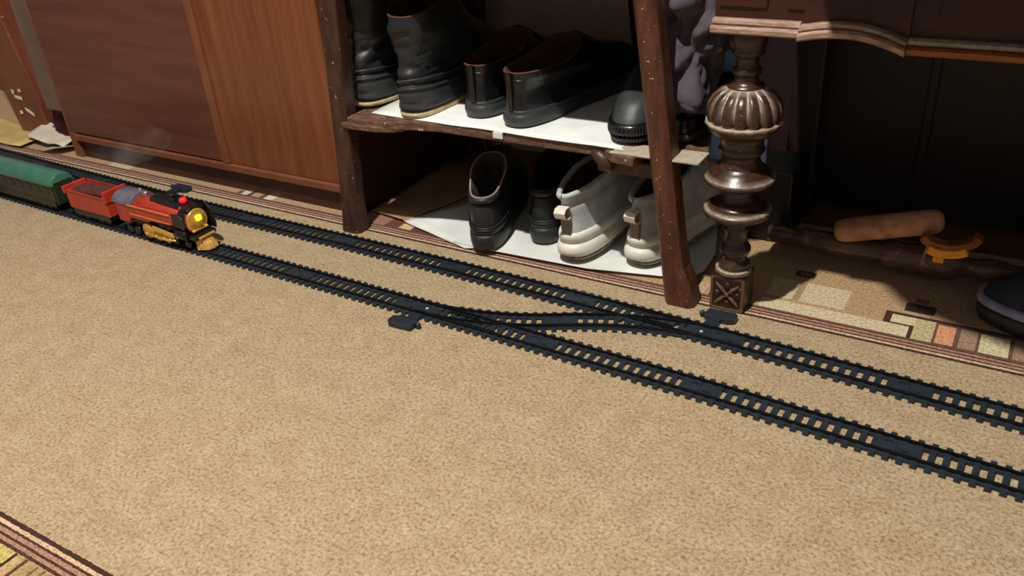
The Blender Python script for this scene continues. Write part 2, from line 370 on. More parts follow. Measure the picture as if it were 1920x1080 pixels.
def sheet(name, pts, z, th, m, label, cat, wav=.004, n=10, curl=None):
    # fan sheet with real thickness: bilinear patch of 4 corners
    a, b, c, d_ = [Vector(p+(0,)) for p in pts]; V = []; F = []
    for s_ in (1, 0):
        for j in range(n+1):
            for i in range(n+1):
                u_, v_ = i/n, j/n
                q = (a*(1-u_)+b*u_)*(1-v_)+(d_*(1-u_)+c*u_)*v_
                h = wav*(noise.noise(q*18+Vector((z*90, 0, 0)))+.5)
                if curl: h += curl(u_, v_)
                V.append((q.x, q.y, z+max(h, 0)+(th if s_ else 0)))
    k = (n+1)**2
    for j in range(n):
        for i in range(n):
            q = j*(n+1)+i; F.append((q, q+1, q+n+2, q+n+1)); F.append((k+q, k+q+n+1, k+q+n+2, k+q+1))
    for i in range(n):
        for A, B in ((i, i+1), ((n)*(n+1)+i+1, n*(n+1)+i), ((i+1)*(n+1), i*(n+1)), (i*(n+1)+n, (i+1)*(n+1)+n)):
            F.append((A, k+A, k+B, B))
    mb = MB(); mb.v = V; mb.f = F
    return tag(mb.build(name, m, None, True), label, cat)
sheet('crumpled_paper', [(-1.735, .905), (-1.60, .895), (-1.592, .935), (-1.75, .965)], .010, .0012, M_paper, 'crumpled off-white paper at foot of the post', 'paper', .010, 12, lambda a, b: .010*b)
sheet('yellowed_paper', [(-2.2, .885), (-1.72, .878), (-1.72, .960), (-2.2, .99)], .001, .001, M_wax, 'yellowed paper sheet on the carpet left of the post', 'paper', .008)
sheet('paper_scrap', [(-1.66, .880), (-1.600, .885), (-1.585, .925), (-1.64, .925)], .0015, .0012, M_paper, 'small torn paper scrap beside the cabinet plinth', 'paper', .008, 8, lambda a, b: .009*a)

# ---------------------------------------------------------------- A-frame shoe shelf
def shelf():
    g = (-.58, 1.0, 0); t = thing('shoe_shelf', 'old dark-stained wooden shoe shelf with splayed chipped legs', 'shelf', g)
    def upright(xb, xt, w, y0, dp, m, foot=0, z1=.78, k=.34):
        sl = (xt-xb)/k; R = []
        zs = [0, .01, .03, .05, .08, .2, .34, z1]
        for z in zs:
            x = xb+sl*z; fo = 0
            if foot: fo = foot*max(0, 1-(z/.055)**2) if z < .055 else 0
            flare = .004*max(0, 1-z/.05) if not foot else 0
            c = .006
            a, b = x-flare, x+w+flare+(fo if foot > 0 else 0)
            R.append([(a+c, y0, z), (b-c, y0, z), (b, y0+c, z), (b, y0+dp, z), (a, y0+dp, z), (a, y0+c, z)])
        return MB().loft(R).build('upright', m, t, bevel=.002, org=g)
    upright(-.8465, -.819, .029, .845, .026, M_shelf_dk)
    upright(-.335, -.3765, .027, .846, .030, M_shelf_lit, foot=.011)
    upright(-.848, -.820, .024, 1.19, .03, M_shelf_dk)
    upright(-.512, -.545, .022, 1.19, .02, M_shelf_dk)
    f = MB().prism([(-.802, .848), (-.775, .846), (-.735, .850), (-.706, .860), (-.66, .868), (-.42, .866), (-.405, .852), (-.377, .850), (-.37, .883), (-.337, .883), (-.3, .884), (-.312, .925), (-.335, 1.0), (-.36, 1.19), (-.80, 1.19)], .170, .182).build('shelf_board', M_board, t, bevel=.002, org=g)
    MB().prism([(-.815, .846), (-.79, .843), (-.752, .845), (-.728, .853), (-.715, .862), (-.72, .872), (-.812, .872)], .166, .1745).build('front_lip', M_board, t, bevel=.002, org=g)
    MB().prism([(-.408, .852), (-.300, .853), (-.300, .889), (-.395, .885)], .1815, .1845).build('worn_lit_plank', M_pale, t, bevel=.001, org=g)  # slab added on the board, its lit top painted in as pale colour
    MB().box(-.432, -.350, .868, .886, .150, .169).build('rail', M_shelf_dk, t, bevel=.003, org=g)
    MB().tube([(-.436, .867, .176), (-.428, .866, .172), (-.418, .866, .164), (-.410, .867, .156)], [.004, .0085, .0095, .006], 10).build('carved_bracket', M_shelf_dk, t, True, org=g)
    MB().box(-.79, -.372, .853, 1.10, .362, .378).build('upper_board', M_shelf_dk, t, bevel=.002, org=g)
    MB().box(-.85, -.40, .86, 1.243, .62, .635).build('top_board', M_shelf_dk, t, bevel=.002, org=g)
    return t
shelf()
# white paper lining upper shelf
sheet('shelf_paper', [(-.775, .870), (-.395, .862), (-.38, 1.14), (-.775, 1.14)], .1825, .0012, M_white, 'white paper lining on the shoe shelf under the upper shoes', 'paper', .0015, 20)
tag(MB().box(-.574, -.560, .8635, .8655, .1755, .1835).build('paper_tab', M_white, None), 'tiny white paper tab hanging over the shelf front edge', 'paper')
sheet('white_lino_sheet', [(-.775, .9045), (-.640, .868), (-.40, .990), (-.66, 1.12)], .0015, .0016, M_white2, 'white sheet on the carpet under the black slip-on shoes', 'floor sheet', .002, 14)
def poly_slab(name, pts, z0, z1, m, label, cat):
    return tag(MB().prism(pts, z0, z1).build(name, m, None, bevel=.0006), label, cat)
poly_slab('white_lino_sheet', [(-.665, .8745), (-.60, .8735), (-.4555, .8800), (-.36, .9000), (-.335, .9075), (-.322, .918), (-.315, .937), (-.318, .985), (-.36, 1.12), (-.62, 1.12)], .0045, .0060, M_white2, 'white rounded-corner sheet under the grey sneakers', 'floor sheet')
sheet('cardboard_sheet', [(-.846, .916), (-.772, .9055), (-.70, 1.14), (-.848, 1.14)], .001, .002, M_card, 'brown cardboard sheet lying beside the cabinet inside the shelf', 'cardboard', .003)

# ---------------------------------------------------------------- shoes
def shoe_ring(z_at, x0, x1, hw, n=48, heelw=.8, waist=.76, lean=0):
    pts = []
    for i in range(n):
        th = 2*PI*i/n; uu = (1-math.cos(th))/2; s = math.sin(th)
        if uu < .35: wv = heelw+(waist-heelw)*(uu/.35)
        elif uu < .7:
            q = (uu-.35)/.35; q = q*q*(3-2*q); wv = waist+(1-waist)*q
        else: wv = 1-.06*(uu-.7)/.3
        y = hw*wv*math.copysign(abs(s)**.72, s)
        x = x0+(x1-x0)*uu
        z = z_at(uu) if callable(z_at) else z_at
        pts.append(Vector((-y+lean, x, z)))     # toe along +Y
    return pts
def dense(R, k=4):
    out = []
    for i in range(len(R)-1):
        a, b, c, d_ = R[max(i-1, 0)], R[i], R[i+1], R[min(i+2, len(R)-1)]
        for j in range(k):
            t_ = j/k; out.append([(b[n]*2+(c[n]-a[n])*t_+(a[n]*2-b[n]*5+c[n]*4-d_[n])*t_**2+(b[n]*3-a[n]-c[n]*3+d_[n])*t_**3)*.5 for n in range(len(b))])
    out.append(R[-1]); return out
def lerp(a, b, t_): return a+(b-a)*t_
def shoe(name, label, loc, rz, L=.28, hw=.045, sole=(), upper=(), collar=None, msole=None, mup=None, mlin=None, group=None, roll=0, lining_depth=.03, folds=0):
    t = thing(name, label, 'shoe', loc, rz, group)
    if roll: t.rotation_euler = (0, roll, rz)
    for nm, rings, m in sole:
        MB().loft([shoe_ring(*q) for q in rings]).build(nm, m, t, True, sub=1)
    R = dense([shoe_ring(*q) for q in upper], 5)
    if folds:
        zmx = max(p_.z for rg in R for p_ in rg)
        for k_, rg in enumerate(R):
            if k_ >= len(R)-2: continue
            for i_, p_ in enumerate(rg):
                a_ = 2*PI*i_/len(rg)
                if p_.y < L*.55 and p_.z > .048:
                    w_ = min(1, (p_.z-.048)/.012)*min(1, (zmx-.03-p_.z)/.02+.3)
                    h_ = noise.noise(Vector((math.sin(a_)*1.5+L*50, p_.z*70+math.sin(a_*1.0)*1.6, loc[0]*9)))
                    h_ = (1-abs(h_)*2.6)*folds*max(w_, 0)
                    p_.x += h_*math.sin(a_)*-1; p_.y -= h_*math.cos(a_)
    o = MB().loft(R, True, False).build('upper', mup, t, True, sub=0 if folds else 0)
    q = upper[-1]; zf, x0, x1, w = q[:4]; hl = q[5] if len(q) > 5 else .8; ws = q[6] if len(q) > 6 else .76
    zfun = zf if callable(zf) else (lambda u_: zf)
    collar_in = .010
    inner = [shoe_ring(zf, x0, x1, w, 48, hl, ws),
             shoe_ring(lambda u_: zfun(u_)+.002, x0+.0025, x1-.003, w-.0025, 48, hl, ws),
             shoe_ring(lambda u_: zfun(u_)-.002, x0+.005, x1-.005, w-.005, 48, hl, ws),
             shoe_ring(lambda u_: zfun(u_)*.5+lining_depth*.5, x0+.012, x1+.01, w-.013, 48, hl, ws),
             shoe_ring(lining_depth, x0+.013, x1+.02, w-.012, 48, hl, ws)]
    MB().loft(inner, False, True).build('lining', mlin, t, True, sub=1)
    return t
def U(a, b, k=1.0): return lambda u_: a+(b-a)*u_**k
def V_(a, b, s0=.18):
    def f(u_):
        q = max(0, (u_-s0)/(1-s0)); q = q*q*(3-2*q)*.6+q*.4; return a+(b-a)*q
    return f
def std_sole(L, hw, h, m, ms2=None, flare=.003, name='sole'):
    return [(name, [(.0, .006, L-.012, hw-.004), (.0015, .001, L-.004, hw-.001), (h*.5, -.001, L, hw+.001), (h*.9, 0, L-.001, hw), (h, .003, L-.003, hw-.003)], m)]

def slip_on(label, loc, rz, s=1, lin_m=None, group=None, hh=.078, hf=.099):
    L, hw = .262*s, .038*s
    so = [('sole', [(.0, .006, L-.012, hw-.003, 48, .90), (.0015, .001, L-.004, hw, 48, .92), (.016, -.002, L, hw+.002, 48, .92), (.026, .0, L-.002, hw, 48, .91), (.028, .003, L-.005, hw-.003, 48, .89)], M_rub)]
    up = [(.026, .0015, L-.004, hw-.001, 48, .90), (U(.031, .034), .0005, L-.003, hw, 48, .90), (U(.036, .044), .004, L-.010, hw-.001, 48, .88), (U(.055, .058), .006, L-.03, hw-.004, 48, .88), (V_(hh-.012, .085, .12), .008, L*.74, hw-.007, 48, .80, .84), (V_(hh-.009, .091, .12), .0115, L*.58, hw-.009, 48, .78, .84), (V_(hh-.006, hf, .12), .008, L*.46, hw-.010, 48, .80, .86), (V_(hh, hf+.003, .12), .0065, L*.44, hw-.011, 48, .80, .86)]
    t = shoe('slip_on_shoe', label, loc, rz, sole=so, upper=up, mup=M_blkm, mlin=lin_m or M_snkl, group=group)
    pts = [Vector(v) for v in shoe_ring(V_(hh+.001, hf+.004, .12), .009, L*.44, hw-.0125, 48, .80, .86)]
    MB().tube(pts+[pts[0]], .0015, 6, False).build('collar_rim', M_grlin if lin_m is None else M_blk, t, True)
    MB().tube([Vector(v)+Vector((0, -.001, -.004)) for v in pts[-8:]+pts[:9]], .0042, 10).build('heel_roll', M_blkm, t, True)
    # heel piping and ridge line
    for z, r_, nm in ((.037, .0012, 'ridge'), (.0335, .0012, 'ridge')):
        pts = [Vector(v)+Vector((0, -.0006, 0)) for v in shoe_ring(z, .0015, L-.008, hw, 48, .90)]
        MB().tube((pts[-11:]+pts[:12]), r_, 6).build(nm, M_rub, t, True)
    return t
a = slip_on('black leather slip-on shoe at the left end of the lower row', (-.602, .860, .0062), .38)
a.children[1]['label'] = 'matt black leather upper'
# pull cord loop
MB().tube([(-.012, .125, .096), (-.014, .130, .118), (-.006, .132, .128), (.006, .132, .126), (.010, .130, .110), (.022, .122, .098)], .0014, 6).build('lace_loop', M_blk, a, True)
slip_on('black slip-on shoe in shade between its twin and the grey sneakers', (-.541, .910, .0062), .20, lin_m=M_dklin)

def sneaker(label, loc, rz, tilt=0, s=1.0):
    L, hw = .295*s, .047*s
    so = [('outsole', [(.0, .02, L-.03, hw-.008, 48, .84), (.002, .010, L-.02, hw-.004, 48, .86), (.009, .003, L-.004, hw, 48, .88), (.0115, .004, L-.005, hw-.001, 48, .88)], M_snkg),
          ('midsole', [(.008, .003, L-.004, hw-.001, 48, .88), (.012, -.001, L, hw+.001, 48, .88), (U(.026, .020), -.002, L+.001, hw+.001, 48, .86), (U(.0275, .021), .004, L-.002, hw-.004, 48, .83), (U(.031, .023), .006, L-.004, hw-.0055, 48, .82), (U(.034, .025), .001, L-.001, hw-.002, 48, .83), (U(.044, .030), .001, L-.004, hw-.003, 48, .80), (U(.047, .032), .006, L-.008, hw-.007, 48, .79)], M_snkw)]
    up = [(U(.043, .028), .006, L-.008, hw-.006, 48, .78), (U(.050, .038), .006, L-.012, hw-.008, 48, .76), (U(.062, .058), .008, L-.04, hw-.010, 48, .74), (U(.075, .080, .8), .007, L*.72, hw-.014, 48, .72, .84), (V_(.083, .094), .006, L*.60, hw-.017, 48, .58, .8), (V_(.092, .102), .003, L*.50, hw-.019, 48, .54, .84), (V_(.097, .105), .000, L*.46, hw-.020, 48, .54, .84)]
    t = shoe('sneaker', label, loc, rz, sole=so, upper=up, mup=M_snk, mlin=M_snkl)
    t.rotation_euler = (0, tilt, rz)
    # padded collar edge
    pts = [Vector(v) for v in shoe_ring(V_(.097, .105), .002, L*.46, hw-.021, 48, .54, .84)]
    MB().tube(pts+[pts[0]], .004, 8, False).build('collar', M_snk, t, True)
    MB().prism([(-.0065, -.0015), (.0065, -.0015), (.0065, .004), (-.0065, .004)], .044, .080, Matrix.Translation((0, .0045, 0)) @ Matrix.Rotation(.02, 4, 'X')).build('heel_strip', M_snkb, t, bevel=.001)
    lp = MB(); P = [(0, .004, .083), (0, -.006, .083), (0, -.011, .078), (0, -.009, .071), (0, -.001, .067), (0, .005, .068)]
    R = []
    for (x, y, z) in P:
        R.append([(-.008, y-.0008, z+.001), (.008, y-.0008, z+.001), (.008, y+.0008, z-.001), (-.008, y+.0008, z-.001)])
    lp.loft(R).build('pull_loop', M_snkw, t, bevel=.0005)
    return t
sneaker('light grey sneaker lit on its heel, left one of the pair', (-.480, .876, .0065), .0, -.06)
sneaker('light grey sneaker standing half hidden behind the right shelf leg', (-.398, .900, .0065), -.12, .0)

def boot(label, loc, rz, h=.135):
    L, hw = .28, .047
    so = [('outsole', [(.0, .004, L-.012, hw-.004, 48, .86), (.0015, .001, L-.002, hw-.001, 48, .86), (.008, .0, L, hw, 48, .86), (.010, .001, L-.001, hw-.001, 48, .86)], M_tan),
          ('midsole', [(.009, .002, L-.003, hw-.002, 48, .86), (.012, -.001, L, hw+.0015, 48, .86), (U(.019, .016), .001, L-.002, hw, 48, .86), (U(.021, .018), .0025, L-.003, hw-.0015, 48, .86), (U(.023, .02), .0, L-.002, hw, 48, .85), (U(.033, .024), .001, L-.003, hw-.001, 48, .84), (U(.0355, .026), .003, L-.006, hw-.0035, 48, .83), (U(.038, .029), .0015, L-.006, hw-.003, 48, .82), (U(.047, .034), .002, L-.010, hw-.005, 48, .80), (U(.049, .036), .006, L-.014, hw-.008, 48, .78)], M_rubg)]
    up = [(U(.044, .033), .004, L-.012, hw-.006, 48, .78), (U(.056, .05), .004, L-.02, hw-.008, 48, .76), (U(.07, .075, .7), .007, L*.78, hw-.011, 48, .78, .84), (U(.083, .098, .7), .010, L*.60, hw-.012, 48, .84, .95), (U(.098, .115, .8), .009, L*.50, hw-.010, 48, .9, 1), (U(h-.015, h+.01), .006, L*.46, hw-.009, 48, .9, 1), (U(h, h+.026), .004, L*.44, hw-.010, 48, .9, 1)]
    t = shoe('ankle_boot', label, loc, rz, sole=so, upper=up, mup=M_blkm, mlin=M_brlin, lining_depth=.06, folds=.0042)
    for zz, x0, w, am in ((.0475, .0005, hw-.0035, .006), (.0375, .0012, hw-.0028, .004)):
        pts = [Vector(v) for v in shoe_ring(lambda u_, zz=zz: zz, x0, L-.010, w, 48, .81, .76)]
        for p_ in pts: p_.z += am*math.sin(p_.x*45+.8)-p_.y*.05
        MB().tube(pts[-13:]+pts[:15], .0015, 6).build('sole_ridge', M_rubg, t, True)
    return t
boot('black ankle boot against the left shelf leg, darker one', (-.803, .880, .1838), .03, .16)
boot('black ankle boot with tan sole edge and brown lining', (-.707, .864, .1838), .05, .132)

def loafer(label, loc, rz, s=1.0, mu=None):
    L, hw = .275*s, .046*s
    so = [('sole', [(.0, .008, L-.014, hw-.006, 48, .86), (.002, .003, L-.006, hw-.002, 48, .86), (.010, -.001, L-.001, hw, 48, .86), (U(.017, .014), .001, L-.001, hw, 48, .86), (U(.019, .016), .004, L-.003, hw-.003, 48, .84), (U(.0205, .017), .002, L-.002, hw-.001, 48, .84), (U(.0235, .020), .003, L-.004, hw-.002, 48, .83), (U(.025, .021), .005, L-.007, hw-.005, 48, .82)], M_rubg)]
    up = [(.022, .004, L-.006, hw-.004, 48, .82), (U(.03, .032), .004, L-.010, hw-.005, 48, .81), (U(.045, .05), .006, L-.03, hw-.008, 48, .80), (V_(.056, .064, .4), .006, L*.74, hw-.009, 48, .80, .84), (V_(.062, .078, .5), .0065, L*.58, hw-.011, 48, .82, .92), (V_(.070, .088, .55), .006, L*.50, hw-.013, 48, .84, .95)]
    t = shoe('loafer', label, loc, rz, sole=so, upper=up, mup=mu or M_blk, mlin=M_brlin, lining_depth=.04)
    MB().prism([(-.0035, .001), (.0035, .001), (.0035, .006), (-.0035, .006)], .024, .071, None).build('heel_seam', M_blk, t, bevel=.001)
    pts = [Vector(v) for v in shoe_ring(U(.0605, .066), .0065, L*.70, hw-.0105, 48, .80, .86)]
    MB().tube(pts[-10:]+pts[:11], .0013, 6).build('collar_stitch', M_blk, t, True)
    # tongue rising at the front of the opening
    R = []
    for k in range(7):
        q = k/6; y = L*.62-L*.12*q; z = .058+.030*math.sin(q*PI*.5); w = hw*.70*(1-.35*q**4)
        R.append([(-w, y, z-.010), (-w*.5, y, z-.001), (0, y, z+.003), (w*.5, y, z-.001), (w, y, z-.010), (w*.5, y+.003, z-.006), (0, y+.003, z-.002), (-w*.5, y+.003, z-.006)])
    MB().loft(R).build('tongue', M_brlin, t, True)
    return t
loafer('black leather loafer next to the boots, rear one of two', (-.620, .892, .1838), .06)
loafer('black leather loafer with thick sole, front one near shelf edge', (-.556, .878, .1838), -.13, 1.05)
# toe-forward rubber-capped shoe: toe along -Y
def toecap(label, loc, rz):
    L, hw = .27, .043
    so = [('sole', [(.0, .012, L-.018, hw-.006), (.003, .004, L-.005, hw-.002), (.010, .0, L-.001, hw), (.012, .002, L-.002, hw-.001)], M_rub),
          ('toe_rand', [(.011, .003, L-.003, hw-.003), (.0125, .0, L, hw), (.026, .001, L-.001, hw), (.0275, .003, L-.004, hw-.003)], M_blk)]
    up = [(.024, .004, L-.005, hw-.004), (.034, .004, L-.012, hw-.005), (U(.052, .047), .008, L-.026, hw-.009), (U(.075, .056), .010, L*.80, hw-.014), (U(.095, .066, .8), .010, L*.62, hw-.015, 48, .85, .95), (U(.13, .12), .010, L*.48, hw-.013, 48, .9, 1), (U(.15, .15), .010, L*.44, hw-.013, 48, .9, 1)]
    t = shoe('rubber_toe_boot', label, loc, rz, sole=so, upper=up, mup=M_rubg, mlin=M_dklin, lining_depth=.05)
    rb = MB()
    pts = shoe_ring(.0195, -.0004, L+.0004, hw+.0004, 96)
    for k in range(96):
        v = pts[k]; 
        if v.y > L*.72:
            rb.tube([v+Vector((0, 0, -.0055)), v+Vector((0, 0, .0055))], .0007, 5)
    o = rb.build('rand_rib', M_rubg, t); o['kind'] = 'stuff'
    return t
toecap('black boot with ribbed rubber toe pointing out beside right shelf leg', (-.414, .869+.27*math.cos(.06), .1838), PI+.06)
# shoes behind on the upper shelf
# dark shoe under the hanging sweatshirt
def lowshoe(label, loc, rz):
    L, hw = .235, .034
    so = [('sole', [(.0, .008, L-.014, hw-.005), (.002, .002, L-.005, hw-.001), (.010, .0, L, hw), (.0135, .003, L-.003, hw-.002)], M_rubg)]
    up = [(.012, .004, L-.005, hw-.003), (.018, .004, L-.009, hw-.004), (U(.022, .026), .006, L-.03, hw-.006), (U(.024, .036), .007, L*.8, hw-.008), (U(.026, .040), .008, L*.7, hw-.009)]
    return shoe('low_black_shoe', label, loc, rz, sole=so, upper=up, mup=M_blk, mlin=M_dklin, lining_depth=.014)
lowshoe('low black shoe mostly hidden under the hanging mauve sweatshirt', (-.343, .900, .1838), -.03)

# ---------------------------------------------------------------- hanging sweatshirt
def hf(q):
    q = q.copy(); q.x += .010*math.sin(q.z*26+.6)
    return q
cloth_lump('hanging_sweatshirt', (-.336, .935, .345), .038, .040, .138, M_hood, 'crumpled dark mauve sweatshirt hanging between shelf and table', 'clothing', .85, 34, 3, 180, 260, hf, .72)
# pale blue box behind
bp_ = [(-.372, .101), (-.285, .101), (-.286, .125), (-.2835, .1655), (-.3287, .2403), (-.3365, .2764), (-.345, .36), (-.372, .36)]
tag(MB().loft([[(x, 1.070, z) for x, z in bp_], [(x, 1.078, z) for x, z in bp_]]).build('blue_plastic_board', M_blue, None, bevel=.002), 'pale blue plastic board leaning behind the turned table leg', 'board')

tag(MB().box(-.300, -.244, 1.055, 1.14, 0, .100).build('dark_box', M_rail, None, bevel=.002), 'dark box on the floor behind the turned table leg', 'box')
# ---------------------------------------------------------------- table
def table():
    g = (.30, 1.0, 0); t = thing('carved_table', 'dark mahogany table with wavy apron and carved turned leg', 'table', g)
    def px(x): return x
    # apron bottom curve (x, z of moulding bottom)
    def zb(x):
        if x < -.205: return .3275
        if x < -.108:
            q = (x+.205)/.097; return .3255+.0075*math.sin(q*PI*.9)-.010*q**2.2
        return .3190
    xs = [-.292+i*(.097/8) for i in range(8)]+[-.2052]+[-.205+i*(.097/20) for i in range(20)]+[-.1082, -.1078]+[-.1+i*.1 for i in range(9)]
    n = len(xs)
    R = []
    for x in xs:
        z = zb(x)+.010; yf = .861+(-.004 if -.205 < x < -.108 else 0)
        R.append([(x, yf, z), (x, yf, .50), (x, .885, .50), (x, .885, z)])
    MB().loft(R).build('apron', M_table, t, org=g)
    for (i0, i1, m, nm, dy) in ((0, 8, M_mould, 'moulding', 0), (9, 29, M_mould, 'moulding', -.004), (30, n-1, M_mould_o, 'moulding', 0)):
        R = []; R2 = []
        for i in range(i0, i1+1):
            x = xs[i]; z = zb(x); y = .8465+dy
            R.append([(x, y+.003, z), (x, y, z+.002), (x, y, z+.006), (x, y+.003, z+.008), (x, .874, z+.008), (x, .874, z)])
            R2.append([(x, y+.006, z+.0085), (x, y+.005, z+.010), (x, y+.006, z+.0125), (x, y+.010, z+.014), (x, .872, z+.014), (x, .872, z+.0085)])
        MB().loft(R).build(nm, m, t, org=g)
        MB().loft(R2).build('bead', M_mould if m is M_mould else M_dust, t, org=g)
    for x0, x1 in ((-.292, -.235), (-.225, -.15), (-.14, -.105), (-.09, .3)):
        MB().box(x0+.004, x1-.004, .8585, .862, .352, .49).build('apron_panel', M_table, t, bevel=.003, org=g)
    MB().prism([(-.293, .842), (-.225, .838), (-.205, .765), (-.180, .734), (-.13, .712), (-.07, .690), (.05, .673), (.30, .665), (.55, .673), (.67, .690), (.78, .718), (.805, .755), (.825, .838), (.90, .842), (.90, 1.20), (-.293, 1.20)], .50, .525).build('shadow_bulge_top', M_table, t, bevel=.003, org=g)  # out-of-view top, front bulge invented to cast the diagonal floor shadow
    MB().box(-.515, .90, 1.215, 1.235, .0, .50).build('back_panel', M_back, t, org=g)
    for x in (-.12, .02, .2, .4): MB().box(x, x+.012, 1.208, 1.216, .0, .50).build('back_batten', M_back, t, bevel=.002, org=g)
    MB().box(-.292, -.27, .885, 1.2, .345, .50).build('side_apron', M_table, t, org=g)
    # leg
    def leg(cx, cy):
        L = MB().box(cx-.020, cx+.020, cy-.020, cy+.020, 0, .044).build('leg', M_legdk, t, bevel=.0025, org=g)
        TT = Matrix.Translation((cx, cy, 0))
        def tl(name, pr, bands, n=48, fn=None):
            o = MB().lathe(pr, n, TT, fn).build(name, M_leg, L, True, org=g)
            set_wear(o, lambda c: max([w*max(0, 1-abs(c.z-z)/h) for z, h, w in bands]+[0])); return o
        tl('turned_shaft', [(.0205, .0435), (.0215, .046), (.0205, .049), (.0165, .0505), (.0160, .0525), (.0185, .055), (.0175, .0585), (.0145, .061), (.0135, .066), (.0160, .0685), (.0180, .073), (.0180, .077), (.0160, .0805), (.0140, .083), (.0132, .086), (.0132, .0985), (.0150, .100), (.0150, .1025), (.0135, .104), (.0140, .112), (.019, .1145)], [(.0495, .003, .8), (.056, .002, .3)])
        tl('turned_disc', [(.018, .112), (.0195, .1150), (.030, .1185), (.0375, .1208), (.0388, .1235), (.0385, .1265), (.0365, .1285), (.0345, .1290), (.0330, .1305), (.0300, .1312), (.0275, .132), (.0265, .134), (.0235, .1365), (.0205, .1385), (.0185, .142), (.0178, .148), (.019, .152)], [(.1285, .0022, .7)])
        tl('turned_disc', [(.0175, .151), (.0195, .155), (.030, .1580), (.0375, .1600), (.0392, .1625), (.0388, .1655), (.0375, .1665), (.0365, .1672), (.0335, .1715), (.0285, .1755), (.0240, .178), (.0232, .1795), (.0225, .1815), (.0212, .184), (.0206, .188), (.0212, .1925), (.0240, .1945), (.0255, .1975), (.0240, .2005), (.0232, .203), (.0235, .210), (.027, .2135)], [(.1665, .0015, .65), (.1955, .0015, .25)])
        tl('gourd_saucer', [(.0255, .2125), (.031, .2155), (.0375, .2215), (.0395, .2255), (.0400, .2285), (.0385, .2305), (.034, .2315)], [(.2297, .0022, 1)], 64)
        def gf(rr, z, a): return rr*(1-.15*(1-abs(math.sin(a*8)))**1.8*min(1, (rr-.018)/.012 if rr > .018 else 0))
        MB().lathe([(.034, .2295), (.0385, .232), (.0400, .2365), (.0400, .243), (.0385, .250), (.0345, .257), (.029, .262), (.022, .2655), (.0195, .267)], 192, TT, gf).build('gadrooned_gourd', M_leg, L, True, org=g)
        gd = [c for c in L.children if c.name.startswith('gadrooned_gourd')][0]
        def gw(c):
            a = math.atan2(c.y+g[1]-cy, c.x+g[0]-cx); gr = (1-abs(math.sin(a*8)))**2.2; up = max(0, min(1, (c.z-.236)/.012)); return gr*.95*(.2+.8*up)+max(0, (c.z-.263)/.004)*.7
        set_wear(gd, gw)
        MB().lathe([(.020, .265), (.0195, .2685), (.0155, .270), (.0128, .273), (.0122, .279), (.0150, .281), (.0155, .284), (.0148, .2865), (.0122, .288), (.0120, .296), (.0135, .299), (.0170, .302), (.0178, .3055), (.0165, .3065), (.0180, .309), (.0195, .314), (.0200, .335)], 40, TT).build('turned_neck', M_leg, L, True, org=g)
        MB().lathe([(.0392, .2265), (.0408, .2285), (.0404, .2305), (.037, .2315), (.036, .229)], 64, TT, lambda rr, z, a: rr+.0006*math.sin(a*16)).build('worn_rim', M_dust, L, True, org=g)
        for zz, rr in ((.0495, .0205),):
            MB().lathe([(rr-.0012, zz-.0012), (rr+.0006, zz-.0008), (rr+.0004, zz+.0008), (rr-.002, zz+.0012)], 48, TT).build('worn_rim', M_dust, L, True, org=g)
        # carved X leaves + frame on front face
        cv = MB(); y = cy-.0215
        for a in (45, 135, 225, 315):
            Tm = Matrix.Translation((cx, y, .022)) @ Matrix.Rotation(math.radians(a), 4, 'Y')
            cv.loft([[Tm @ Vector((x_, yy, zz_)) for x_, yy, zz_ in ((.002, .002, -.0012), (.002, -.0012, 0), (.002, .002, .0012))], [Tm @ Vector((x_, yy, zz_)) for x_, yy, zz_ in ((.010, .002, -.0032), (.010, -.0015, 0), (.010, .002, .0032))], [Tm @ Vector((x_, yy, zz_)) for x_, yy, zz_ in ((.0195, .002, -.0016), (.0195, -.0005, 0), (.0195, .002, .0016))]])
        cv.ball((cx, y, .022), .0028, .002, .0028)
        cv.build('carved_flower', M_legr, L, bevel=.0004, org=g)
        c2 = MB()
        for a in (0, 90, 180, 270):
            q = Vector((math.cos(math.radians(a)), 0, math.sin(math.radians(a))))*.012
            c2.ball((cx+q.x, y+.001, .022+q.z), .0042, .0018, .0042, 10, 6)
        c2.build('carved_petals', M_legdk, L, True, org=g)
        for b in ((cx-.020, cx-.0165, .001, .0435), (cx+.0165, cx+.020, .001, .0435)):
            MB().box(b[0], b[1], y+.0002, y+.003, b[2], b[3]).build('carved_border', M_legr, L, bevel=.0006, org=g)
        MB().box(cx-.0165, cx+.0165, y+.0002, y+.003, .001, .0038).build('carved_border', M_legr, L, bevel=.0006, org=g)
    leg(-.262, .882)
    leg(.86, .882)
    # low turned stretcher rail
    TT = Matrix.Translation((-.262, 1.03, .027)) @ Matrix.Rotation(PI/2, 4, 'Y')
    pr = [(.010, 0), (.012, .005), (.012, .018), (.011, .022), (.011, .04), (.0135, .044), (.0135, .05), (.012, .054), (.0135, .06), (.0142, .10), (.013, .140), (.016, .143), (.018, .148), (.0175, .156), (.0165, .17), (.019, .195), (.020, .212), (.017, .226), (.011, .232), (.011, .246), (.013, .250), (.014, .262), (.013, .274), (.011, .28), (.011, .40), (.02, .41), (.02, .5), (.012, .52), (.012, 1.122)]
    MB().lathe(pr, 40, TT, lambda rr, z, a: rr*(1+(.05*math.cos(a*9) if .06 < z < .14 else 0)+(.035*math.cos(a*5+z*60) if .145 < z < .225 else 0))).build('stretcher', M_str, t, True, org=g)
    MB().box(-.282, -.242, 1.16, 1.20, 0, .5).build('rear_leg', M_back, t, bevel=.003, org=g)
    MB().box(.84, .88, 1.16, 1.20, 0, .5).build('rear_leg', M_back, t, bevel=.003, org=g)
    return t
table()
